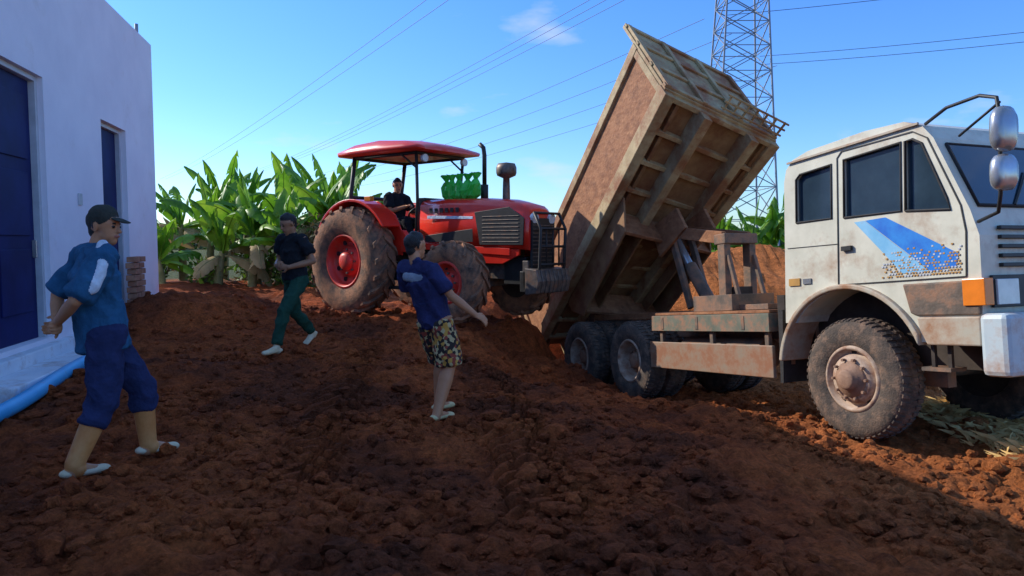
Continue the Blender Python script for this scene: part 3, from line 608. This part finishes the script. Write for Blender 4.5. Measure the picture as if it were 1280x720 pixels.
# ------------------------------------------------------------------ people
def person(name,loc,yaw,Hh,J,O,base_mw=None,voxel=.0065):
    s=Hh/1.7; P=[]; bk=O.get('bulk',1); lb=O.get('leg',1)
    g=lambda k:Vector(J[k])*s
    def seg(a,b,ra,rb,mat,side=None,flat=1,cap=1): P.append((Vector(a),Vector(b),ra*s,rb*s,mat,side,flat,cap))
    pel,ch,nk,hd=g('pel'),g('ch'),g('nk'),g('hd')
    sd=(g('shL')-g('shR')).normalized(); hs=(g('hiL')-g('hiR')).normalized()
    sh,pa,sk=O['shirt'],O['pants'],O['skin']
    up=(ch-pel).normalized()
    seg(pel-up*.03*s,pel+up*.07*s,.150*bk,.150*bk,pa,hs,.70,.35)
    seg(pel-up*O.get('hem',.0)*s,pel+(ch-pel)*.5,.168*bk,.155*bk,sh,sd,.74,.12)
    seg(pel+(ch-pel)*.45,ch,.154*bk,.175*bk,sh,sd,.66,.3)
    seg(ch,ch+(nk-ch)*.55,.174*bk,.125*bk,sh,sd,.62,.35)
    seg(g('shL')-sd*.02*s,g('shR')+sd*.02*s,.064*bk,.064*bk,sh)
    seg(ch+(nk-ch)*.5,nk,.085,.064,sh,sd,.85,.4)
    F=Vector(J['face']).normalized(); U=(Vector(J.get('hup',(0,0,1)))); U=(U-F*U.dot(F)).normalized(); S=U.cross(F)
    seg(nk-Vector((0,0,.02))*s,hd-F*.02*s-U*.05*s,.054,.052,sk)
    c=hd; h=lambda f,u,l=0: c+(F*f+U*u+S*l)*s
    seg(h(-.02,.03),h(.02,.03),.076,.074,sk,S,1.02)
    seg(h(.03,.0),h(.042,-.045),.064,.052,sk,S,1); seg(h(.02,-.045),h(.055,-.078),.055,.034,sk,S,1)
    seg(h(.093,.012),h(.108,-.018),.008,.014,sk)
    for l in(-1,1):
        seg(h(.089,.012,l*.030),h(.088,.012,l*.034),.0075,.0075,m_eye,None,1)
        seg(h(.092,.032,l*.020),h(.086,.032,l*.042),.004,.0035,O['hair'])
        seg(h(-.005,.018,l*.078),h(-.008,-.015,l*.076),.017,.012,sk,F,.55)
    seg(h(.094,-.050,-.018),h(.094,-.050,.018),.0065,.0065,m_lip)
    hr=O['hair']
    seg(h(-.038,.042),h(.012,.060),.079,.070,hr,S,1); seg(h(-.045,.03),h(-.05,-.03),.066,.05,hr,S,1)
    for l in(-1,1): seg(h(-.02,.035,l*.066),h(-.02,.0,l*.068),.022,.014,hr)
    if O.get('cap'):
        seg(h(-.03,.060),h(.015,.066),.088,.086,O['cap'],S,1,.75); seg(h(.09,.062),h(.15,.045),.062,.052,O['cap'],S,.14,.3)
    if O.get('tuft'): seg(h(.03,.085),h(-.02,.10),.05,.045,hr,S,1)
    for k,l in(('L',1),('R',-1)):
        a,e,w=g('sh'+k),g('el'+k),g('wr'+k); 
        t=O.get('sleeve',.7)
        seg(a,e,.049,.040,sk); seg(a,a+(e-a)*t,.066*bk,.072*bk,sh,None,1,.35); seg(e,e+(w-e)*.35,.039,.042,sk); seg(e+(w-e)*.35,w,.042,.027,sk)
        d=Vector(J.get('hd'+k,(w-e))).normalized(); n=Vector(J.get('pn'+k,(0,-l,0))); n=(n-d*n.dot(d)).normalized(); sp=d.cross(n).normalized()
        seg(w,w+d*.078*s,.030,.038,sk,sp,.42,.5)
        cu=O.get('curl',.5)
        for j,(off,ln) in enumerate(((-.033,.066),(-.0115,.074),(.0105,.070),(.032,.054))):
            p=w+d*.078*s+sp*off*s; ang=.25
            dd0=(d+sp*off*3).normalized()
            for q_ in range(3):
                ang+=cu*.8; dd=(dd0*math.cos(ang)+n*math.sin(ang)); p2=p+dd*ln*s*(.42,.32,.26)[q_]; seg(p,p2,.0098-.0008*q_,.0092-.0008*q_,sk); p=p2
        ts=-1 if (sp.dot(Vector(J.get('thumb'+k,(1,0,0)))))<0 else 1
        p=w+d*.025*s+sp*ts*.028*s; p2=p+(d*.55+sp*ts*.7+n*.25).normalized()*.042*s; p3=p2+(d*.85+sp*ts*.15+n*.35).normalized()*.032*s
        seg(p,p2,.014,.011,sk); seg(p2,p3,.011,.009,sk)
        a,kn,an=g('hi'+k),g('kn'+k),g('an'+k); pl=O['plen']
        seg(a,kn,.086*lb,.058*lb,sk); seg(kn,kn+(an-kn)*.32,.054*lb,.060*lb,sk); seg(kn+(an-kn)*.32,an,.060*lb,.038*lb,sk)
        if pl<=1: seg(a,a+(kn-a)*pl,.100*lb,.104*lb,pa,None,1,.3)
        else:
            seg(a,kn,.100*lb,.078*lb,pa); seg(kn,kn+(an-kn)*(pl-1),.078*lb,(.080-.020*(pl-1))*lb,pa,None,1,.3)
        fd=Vector(J.get('ft'+k,(1,0,0))).normalized(); fl=Vector((0,0,1)).cross(fd); fl=fl.normalized() if fl.length>.01 else Vector((0,1,0))
        ft=O['foot']
        hb=an-fd*.045*s+Vector((0,0,-.045))*s; tb=an+fd*.165*s+Vector((0,0,-.055))*s
        if J.get('toe'+k): tb=an+Vector(J['toe'+k])*s
        seg(an,hb+fd*.03*s,.042,.044,ft if O.get('shoe') else sk)
        seg(hb,tb,.042,.046,ft,fl,.62); seg(an+fd*.03*s+Vector((0,0,-.02))*s,tb-fd*.03*s,.038,.036,ft if O.get('shoe') else sk,fl,.8)
        if O.get('sock'): seg(kn+(an-kn)*.40,an,.070,.056,O['sock'],None,1,.4); seg(an,an+Vector((0,0,-.03))*s+fd*.02*s,.054,.054,O['sock'])
    for e_ in O.get('extra',[]): seg(Vector(e_[0])*s,Vector(e_[1])*s,*e_[2:])
    vs=[];fs=[]
    frames=[]
    for a,b,ra,rb,mat,side,flat,cap in P:
        ax=b-a
        if ax.length<1e-5: ax=Vector((0,0,1e-4)); b=a+ax
        ax=ax.normalized(); sdv=Vector(side) if side is not None else (Vector((0,0,1)) if abs(ax.z)<.9 else Vector((1,0,0)))
        sdv=(sdv-ax*sdv.dot(ax)); 
        if sdv.length<1e-3: sdv=ax.orthogonal()
        sdv.normalize(); ot=ax.cross(sdv); frames.append((a,b,ra,rb,mat,sdv,ot,ax,flat,cap))
        rings=[]
        for t in(0.02,.3,.6,.85): rings.append((a-ax*ra*cap*math.cos(t*math.pi/2),ra*math.sin(t*math.pi/2)))
        rings.append((a,ra)); rings.append((b,rb))
        for t in(.85,.6,.3,.02): rings.append((b+ax*rb*cap*math.cos(t*math.pi/2),rb*math.sin(t*math.pi/2)))
        n=18; o0=len(vs)
        for c0,r0 in rings:
            for i in range(n):
                t=2*math.pi*i/n; vs.append(tuple(c0+sdv*r0*math.cos(t)+ot*r0*flat*math.sin(t)))
        for j in range(len(rings)-1):
            for i in range(n): fs.append((o0+j*n+i,o0+j*n+(i+1)%n,o0+(j+1)*n+(i+1)%n,o0+(j+1)*n+i))
        fs.append(tuple(o0+i for i in range(n))[::-1]); fs.append(tuple(o0+(len(rings)-1)*n+i for i in range(n)))
    me=bpy.data.meshes.new(name); me.from_pydata(vs,[],fs); tmp=bpy.data.objects.new('tmp',me); scene.collection.objects.link(tmp)
    r=tmp.modifiers.new('r','REMESH'); r.mode='VOXEL'; r.voxel_size=voxel; r.adaptivity=0
    sm=tmp.modifiers.new('s','SMOOTH'); sm.factor=.5; sm.iterations=2
    bpy.context.view_layer.update(); me2=bpy.data.meshes.new_from_object(tmp.evaluated_get(bpy.context.evaluated_depsgraph_get()))
    bpy.data.objects.remove(tmp)
    me2.name=name; me2.materials.clear(); mats=[]
    for f in frames:
        if f[4] not in mats: mats.append(f[4])
    for m in mats: me2.materials.append(m)
    nf=len(me2.polygons); cen=np.empty(nf*3); me2.polygons.foreach_get('center',cen); cen=cen.reshape(-1,3)
    best=np.full(nf,1e9); bi=np.zeros(nf,int)
    for a,b,ra,rb,mat,sdv,ot,ax,flat,cap in frames:
        A_=np.array(a);B_=np.array(b);AB=B_-A_; t=np.clip(((cen-A_)@AB)/(AB@AB),0,1); d=cen-(A_+t[:,None]*AB)
        ds=d@np.array(sdv); do=d@np.array(ot)/flat; dz=d@np.array(ax)/cap; v=np.sqrt(ds**2+do**2+dz**2)-(ra+t*(rb-ra))
        u=v<best; best[u]=v[u]; bi[u]=mats.index(mat)
    clothi=[i for i,m in enumerate(mats) if m in CLOTH]; nv=len(me2.vertices)
    isv=np.zeros(nv,bool); lv=np.empty(len(me2.loops),np.int32); me2.loops.foreach_get('vertex_index',lv); ls=np.empty(nf,np.int32); me2.polygons.foreach_get('loop_start',ls)
    cf_=np.isin(bi,clothi)
    for k in range(4): isv[lv[ls[cf_]+k]]=True
    co=np.empty(nv*3); me2.vertices.foreach_get('co',co); co=co.reshape(-1,3); no=np.empty(nv*3); me2.vertices.foreach_get('normal',no); no=no.reshape(-1,3)
    for i in np.nonzero(isv)[0]:
        a_,b_,c_=co[i]
        w1=1-abs(noise.noise(Vector((a_*8+c_*4,b_*8-c_*3,c_*5.5))))*3; w2=noise.noise(Vector((a_*20,b_*20,c_*12+3)))
        co[i]+=no[i]*(w1*.012+w2*.006)
    me2.vertices.foreach_set('co',co.ravel())
    me2.polygons.foreach_set('material_index',bi.astype(np.int32)); me2.polygons.foreach_set('use_smooth',[True]*nf); me2.update()
    o=bpy.data.objects.new(name,me2); scene.collection.objects.link(o)
    if base_mw is not None: o.matrix_world=base_mw
    else: o.matrix_world=Matrix.Translation(Vector(loc))@Matrix.Rotation(R(yaw),4,'Z')
    return o
Jm=dict(pel=(0,0,.93),ch=(-.03,.0,1.27),nk=(-.01,-.0,1.47),hd=(.03,-.03,1.585),face=(.60,-.78,-.08),shL=(-.02,.20,1.40),shR=(-.02,-.20,1.40),
 elL=(-.17,.30,1.14),wrL=(-.22,.14,.96),elR=(-.20,-.20,1.13),wrR=(-.24,.05,.98),hdL=(-.02,-1,-.15),hdR=(-.02,.9,-.4),pnL=(-1,0,0),pnR=(-1,0,0),
 hiL=(0,.10,.90),knL=(.26,.08,.49),anL=(.29,.08,.09),hiR=(0,-.10,.90),knR=(-.04,-.12,.48),anR=(-.22,-.12,.09))
x,y=-2.72,4.74
zf0=min(H(-2.75,4.58),H(-2.55,4.98))
person('man',(x,y,zf0),46,1.72,Jm,dict(shirt=m_navyblue,pants=m_pnavy,skin=m_skin,hair=m_hair,cap=m_cap,plen=1.36,foot=m_shoe,sock=m_sock,sleeve=.88,curl=.8,bulk=1.22,leg=1.18,hem=.13,
 extra=[((-.03,-.15,1.47),(-.06,-.255,1.36),.036,.034,m_wcloth),((-.06,-.262,1.35),(-.12,-.268,1.20),.032,.030,m_wcloth)]),voxel=.006)
Jb=dict(pel=(.0,0,.91),ch=(-.09,.06,1.25),nk=(-.14,.11,1.45),hd=(-.13,.12,1.57),face=(.95,-.1,.0),shL=(-.13,.27,1.37),shR=(-.13,-.07,1.37),
 elL=(.0,.33,1.13),wrL=(.24,.20,1.10),elR=(-.02,-.22,1.13),wrR=(.12,-.38,.96),pnR=(.5,.5,-1),pnL=(0,-1,0),hdR=(.55,-.6,-.40),
 hiL=(0,.09,.90),knL=(.20,.12,.50),anL=(.16,.12,.09),hiR=(0,-.09,.90),knR=(.04,-.13,.49),anR=(-.14,-.15,.09))
x,y=-.62,5.80
person('boy',(x,y,H(x,y)),52,1.50,Jb,dict(shirt=m_navy,pants=m_pat,skin=m_skin,hair=m_hair,cap=None,tuft=1,plen=.95,foot=m_sand,sleeve=.74,curl=.25,bulk=1.08,leg=1.14,hem=.05,
  extra=[((-.21,.15,1.30),(-.19,.01,1.29),.035,.035,m_print,(0,0,1),.35)]),voxel=.0065)
Jk=dict(pel=(0,0,.88),ch=(.03,0,1.22),nk=(.05,0,1.42),hd=(.09,.0,1.53),face=(.9,-.25,-.35),shL=(.04,.18,1.35),shR=(.04,-.18,1.35),
 elL=(-.02,.27,1.09),wrL=(.20,.10,1.02),elR=(-.02,-.27,1.09),wrR=(.20,-.10,1.04),hdL=(.4,-.8,.1),hdR=(.4,.8,.1),pnL=(-.8,-.3,0),pnR=(-.8,.3,0),
 hiL=(0,.09,.86),knL=(.29,.10,.50),anL=(.42,.10,.10),hiR=(0,-.09,.86),knR=(-.08,-.10,.47),anR=(-.38,-.10,.17),ftR=(.8,0,-.5),toeR=(.11,0,-.12),toeL=(.165,0,-.05))
x,y=-2.64,8.75
person('boy',(x,y,H(x,y)),-118,1.70,Jk,dict(shirt=m_blk,pants=m_gpant,skin=m_skind,hair=m_hair,tuft=1,plen=1.9,foot=m_shoe,shoe=1,sleeve=.62,curl=.6,leg=.95),voxel=.008)
Jd=dict(pel=(0,0,.06),ch=(.0,0,.40),nk=(.02,0,.60),hd=(.05,0,.715),face=(.85,-.45,-.1),shL=(.02,.185,.53),shR=(.02,-.185,.53),
 elL=(.14,.26,.28),wrL=(.42,.15,.36),elR=(.14,-.26,.28),wrR=(.42,-.15,.36),pnL=(.2,0,-1),pnR=(.2,0,-1),
 hiL=(.02,.09,.05),knL=(.44,.16,.12),anL=(.55,.16,-.25),hiR=(.02,-.09,.05),knR=(.44,-.16,.12),anR=(.55,-.16,-.25))
person('tractor_driver',None,0,1.70,Jd,dict(shirt=m_blk,pants=m_blk,skin=m_skin,hair=m_hair,tuft=1,plen=1.9,foot=m_black,shoe=1,sleeve=.7,curl=1.1,bulk=1.15),base_mw=RM@Matrix.Translation((.16,0,1.38)),voxel=.009)

# ------------------------------------------------------------------ vegetation
def banana(x,y,z,hs,nl,ll,seed,dry=.15,name='banana_plant'):
    rnd=random.Random(seed); A=Acc()
    lean=(rnd.uniform(-.12,.12),rnd.uniform(-.12,.12))
    A.tube([(0,0,-.2),(lean[0]*.5,lean[1]*.5,hs*.5),(lean[0],lean[1],hs)],[.11,.09,.055],m_stem,10)
    for i in range(nl):
        az=i*2.4+rnd.uniform(-.4,.4); el=R(rnd.uniform(48,86)) if rnd.random()<.75 else R(rnd.uniform(5,35)); l=ll*rnd.uniform(.75,1.15); wd=rnd.uniform(.16,.27)
        mat=m_leafd if (rnd.random()<dry) else m_leaf
        if mat is m_leafd: el=R(rnd.uniform(-10,30))
        p=Vector((lean[0],lean[1],hs-.1)); n=20; d=Vector((math.cos(az)*math.cos(el),math.sin(az)*math.cos(el),math.sin(el))); sag=rnd.uniform(1.0,2.2)
        pts=[p.copy()]; dirs=[d.copy()]
        for k in range(n):
            d=(d+Vector((0,0,-1))*sag/n*(k/n+.15)*1.3).normalized(); p=p+d*l/n; pts.append(p.copy()); dirs.append(d.copy())
        A.tube(pts[:-1],[.022*(1-j/n)+.004 for j in range(n)],m_stem if mat is m_leafd else m_leaf,5)
        tw=rnd.uniform(-.6,.6)
        for sgn in(-1,1):
            droop=rnd.uniform(.1,.9); k=int(n*.14)
            while k<n:
                ln=rnd.choice([1,1,2,2,3,4,5]); e=min(n,k+ln); row=[]; dr=droop+rnd.uniform(-.25,.55)
                for j in range(k,e+1):
                    t=(j/n-.12)/.88; wdt=wd*max(0,math.sin(min(1,t*1.02+.02)*math.pi)**.45) if 0<t<1 else .01
                    if j==e and e<n: wdt*=rnd.uniform(.7,.95)
                    dd=dirs[j]; sdv=dd.cross(Vector((0,0,1))); sdv=sdv.normalized() if sdv.length>.05 else Vector((math.sin(az),-math.cos(az),0))
                    nu=sdv.cross(dd).normalized(); sv=(sdv*math.cos(tw)+nu*math.sin(tw))
                    fw=dd*wdt*.25
                    m1=pts[j]+sv*sgn*wdt*.5*math.cos(dr*.5)+Vector((0,0,1))*(-wdt*.5*math.sin(dr*.3)+.03)+fw*.5; m2=pts[j]+sv*sgn*wdt*math.cos(dr)+Vector((0,0,-wdt*math.sin(dr)))+fw
                    row.append((tuple(pts[j]),tuple(m1),tuple(m2)))
                vs=[q for r_ in row for q in r_]; fs=[]
                for a in range(len(row)-1):
                    b=a*3; fs+=[(b,b+1,b+4,b+3),(b+1,b+2,b+5,b+4)]
                A.add(vs,fs,mat,True)
                k=e
    o=A.build(name,recalc=False); o.location=(x,y,z); return o
i=0
for px,Yd,hs,ll in((-8.6,16.2,1.1,1.4),(-8.0,17.5,1.4,1.5),(-7.6,15.6,.6,1.2),(-7.1,16.8,1.2,1.5),(-6.5,15.8,.8,1.3),(-6.1,17.2,1.2,1.5),(-5.8,16.0,1.2,1.5),(-5.2,16.6,1.4,1.6),(-4.9,15.7,1.0,1.5),(-4.4,16.6,1.5,1.8),(-4.0,15.9,1.2,1.5),(-7.4,18.5,1.6,1.7),(-9.4,17,1.5,1.7),(-5.6,18.8,1.7,1.8),(-10.5,16.5,1.3,1.6),(-4.6,18.2,1.6,1.7),(-6.7,18.0,1.4,1.6),(-3.9,17.6,1.4,1.6)):
    banana(px,Yd,H(px,Yd)-.05,hs,10,ll,100+i); i+=1
for px,Yd,hs,ll in((4.7,16.9,.3,1.1),(5.4,16.6,.4,1.2),(6.1,16.9,.4,1.2),(6.8,17.2,.5,1.3),(11.6,15.5,1.0,1.4),(12.6,16.5,1.2,1.5)):
    banana(px,Yd,H(px,Yd)-.1,hs,9,ll,100+i,.05); i+=1
def bush(name,cx,cy,rx,ry,z0,hh,n,sz,mats,seed):
    rnd=random.Random(seed); A=Acc()
    cl=[(cx+rnd.uniform(-rx,rx),cy+rnd.uniform(-ry,ry),rnd.random()) for _ in range(max(4,int(rx*5)))]
    for k in range(n):
        c=rnd.choice(cl); h=hh*(.45+.55*c[2]); a=rnd.random()*6.28; rr=rnd.random()**.6*hh*.35
        z=z0+h*rnd.random()**.7; p=Vector((c[0]+math.cos(a)*rr,c[1]+math.sin(a)*rr,z)); s=sz*rnd.uniform(.5,1.4)
        u=Vector((rnd.uniform(-1,1),rnd.uniform(-1,1),rnd.uniform(-.3,1))).normalized(); v=u.orthogonal().normalized(); v=(v+u.cross(v)*rnd.uniform(-1,1)).normalized()
        A.add([tuple(p-v*s*.28),tuple(p+u*s*.5-v*s*.1),tuple(p+u*s),tuple(p+v*s*.28+u*s*.4)],[(0,1,2,3)],rnd.choice(mats))
    for c in cl[:8]: A.tube([(c[0],c[1],z0-.2),(c[0]+.1,c[1],z0+hh*.8*c[2]+.2)],[.03,.008],m_stem,5)
    return A.build(name,recalc=False)
bush('bush',-6.5,16.4,3.6,.9,.45,1.2,5500,.16,[m_bush,m_bush,m_leaf,m_bushb],1)
bush('shrub',-3.75,15.2,.35,.3,.45,1.9,1500,.12,[m_bushb,m_bush,m_bushb],2)
bush('bush',-2.2,16.5,1.6,.6,.45,.7,1800,.12,[m_bush,m_bushb],3)
bush('bush',12.5,17,2.5,1,.4,1.5,3000,.18,[m_bush,m_leaf,m_bushb],4)
bush('distant_trees',0,85,75,6,.3,3.0,9000,1.3,[m_bush,m_bush,m_bushb],5)
A=Acc(); rnd=random.Random(3)
for k in range(9000):
    x=rnd.uniform(3.4,7.0); y=rnd.uniform(4.4,7.8)
    if x<3.65+(y-4.4)*.12+rnd.random()*.4: continue
    z=float(H(x,y)); a=rnd.random()*6.28; hh=rnd.uniform(.02,.13); w=.003; dx,dy=math.cos(a),math.sin(a); b=rnd.uniform(.05,.25)
    A.add([(x-dy*w,y+dx*w,z-.02),(x+dy*w,y-dx*w,z-.02),(x+dx*b*.4,y+dy*b*.4,z+hh*.6),(x+dx*b,y+dy*b,z+hh*.75)],[(0,1,2),(0,2,3)],m_grass)
A.build('dry_grass',recalc=False)

# ------------------------------------------------------------------ pylon & wires
A=Acc(); tx,ty=24.9,80
def hw(z): return 3.5-(3.5-1.55)*min(1,z/40)
zs=[0]; 
while zs[-1]<44: zs.append(zs[-1]+max(2.0,hw(zs[-1])*1.05))
cs=[(-1,-1),(1,-1),(1,1),(-1,1)]
for a,b in zip(zs[:-1],zs[1:]):
    for k in range(4):
        c0,c1=cs[k],cs[(k+1)%4]; p=lambda c,z:(tx+c[0]*hw(z),ty+c[1]*hw(z),z)
        A.beam(p(c0,a),p(c0,b),.17,.17,m_steel); A.beam(p(c0,a),p(c1,b),.09,.09,m_steel); A.beam(p(c1,a),p(c0,b),.09,.09,m_steel); A.beam(p(c0,b),p(c1,b),.08,.08,m_steel)
for z in(33,38,43):
    for s in(-1,1):
        for c in(-1,1): A.beam((tx,ty+c*hw(z),z),(tx+s*7,ty,z+.3),.12,.12,m_steel)
        A.beam((tx,ty,z+1.8),(tx+s*7,ty,z+.3),.1,.1,m_steel)
A.build('transmission_tower',recalc=False)
A=Acc()
def wire(a,b,sag,r=.035):
    a=Vector(a);b=Vector(b); A.tube([tuple(a+(b-a)*t+Vector((0,0,-sag*4*t*(1-t)))) for t in[i/16 for i in range(17)]],r,m_wire,5)
for dx in(0,2.2): wire((18+dx,30,27),(-136+dx,280,25),2.5,.03)
for dx in(0,1.6,3.4): wire((31+dx,30,27),(-90+dx,250,25),2.5,.03)
for dx,dz in((0,0),(3,-1.6),(5,-3.5),(8,-5)): wire((20.9+dx,80,25.5+dz),(-76+dx,270,25+dz),2.0)
for dz in(0,-1.0): wire((30.4,90,24+dz),(92,56,25+dz),1.2)
wire((24,82,26.5),(80,55,27),.8)
A.build('power_lines',recalc=False)

# ------------------------------------------------------------------ light, sky, camera
S=Vector((-8.4,4.0,5.25)).normalized()
ld=bpy.data.lights.new('sun','SUN'); ld.energy=5.0; ld.angle=R(.5); ld.color=(1,.94,.84); lo=bpy.data.objects.new('sun',ld); scene.collection.objects.link(lo)
lo.rotation_euler=S.to_track_quat('Z','Y').to_euler()
w=bpy.data.worlds.new('World'); scene.world=w; w.use_nodes=True; nt=w.node_tree; N=nt.nodes; L=nt.links; bg=N['Background']
sk=N.new('ShaderNodeTexSky'); sk.sky_type='NISHITA'; sk.sun_disc=False; sk.sun_elevation=math.asin(S.z); sk.sun_rotation=math.atan2(S.x,S.y); sk.air_density=1.0; sk.dust_density=.3; sk.ozone_density=2.0
hsv=N.new('ShaderNodeHueSaturation'); hsv.inputs['Saturation'].default_value=1.12; hsv.inputs['Value'].default_value=1.95; L.new(sk.outputs[0],hsv.inputs['Color'])
tc=N.new('ShaderNodeTexCoord'); sz=N.new('ShaderNodeSeparateXYZ'); L.new(tc.outputs['Generated'],sz.inputs[0])
gr=N.new('ShaderNodeValToRGB'); el=gr.color_ramp.elements; el[0].position=0; el[0].color=(.40,.52,.70,1); el[1].position=.7; el[1].color=(1.0,1.0,1.05,1)
for p,c in((.08,(.38,.53,.76)),(.18,(.34,.52,.84)),(.34,(.33,.54,.94)),(.46,(.50,.64,.95))): e=el.new(p); e.color=(*c,1)
L.new(sz.outputs[2],gr.inputs[0])
mu=N.new('ShaderNodeMixRGB'); mu.blend_type='MULTIPLY'; mu.inputs[0].default_value=1; L.new(hsv.outputs[0],mu.inputs[1]); L.new(gr.outputs[0],mu.inputs[2])
mp=N.new('ShaderNodeMapping'); mp.inputs['Scale'].default_value=(1,1,3.0); mp.inputs['Location'].default_value=(.35,.1,0); L.new(tc.outputs['Generated'],mp.inputs[0])
n=N.new('ShaderNodeTexNoise'); n.inputs['Scale'].default_value=5.5; n.inputs['Detail'].default_value=9; n.inputs['Roughness'].default_value=.52; L.new(mp.outputs[0],n.inputs['Vector'])
r=N.new('ShaderNodeValToRGB'); r.color_ramp.elements[0].position=.58; r.color_ramp.elements[1].position=.80; r.color_ramp.elements[1].color=(.7,.7,.7,1); L.new(n.outputs[0],r.inputs[0])
mx=N.new('ShaderNodeMixRGB'); mx.inputs[2].default_value=(5.6,5.8,6.1,1); L.new(r.outputs[0],mx.inputs[0]); L.new(mu.outputs[0],mx.inputs[1]); L.new(mx.outputs[0],bg.inputs[0]); bg.inputs[1].default_value=.15
cd=bpy.data.cameras.new('camera'); cd.sensor_width=36; cd.lens=25.3; cd.clip_end=3000; cam=bpy.data.objects.new('camera',cd); scene.collection.objects.link(cam)
cam.location=(0,0,1.5); cam.rotation_euler=(R(90-3.81),0,0); scene.camera=cam
scene.view_settings.view_transform='Standard'; scene.view_settings.look='None'; scene.view_settings.exposure=0
print('faces',sum(len(o.data.polygons) for o in scene.objects if o.type=='MESH'))
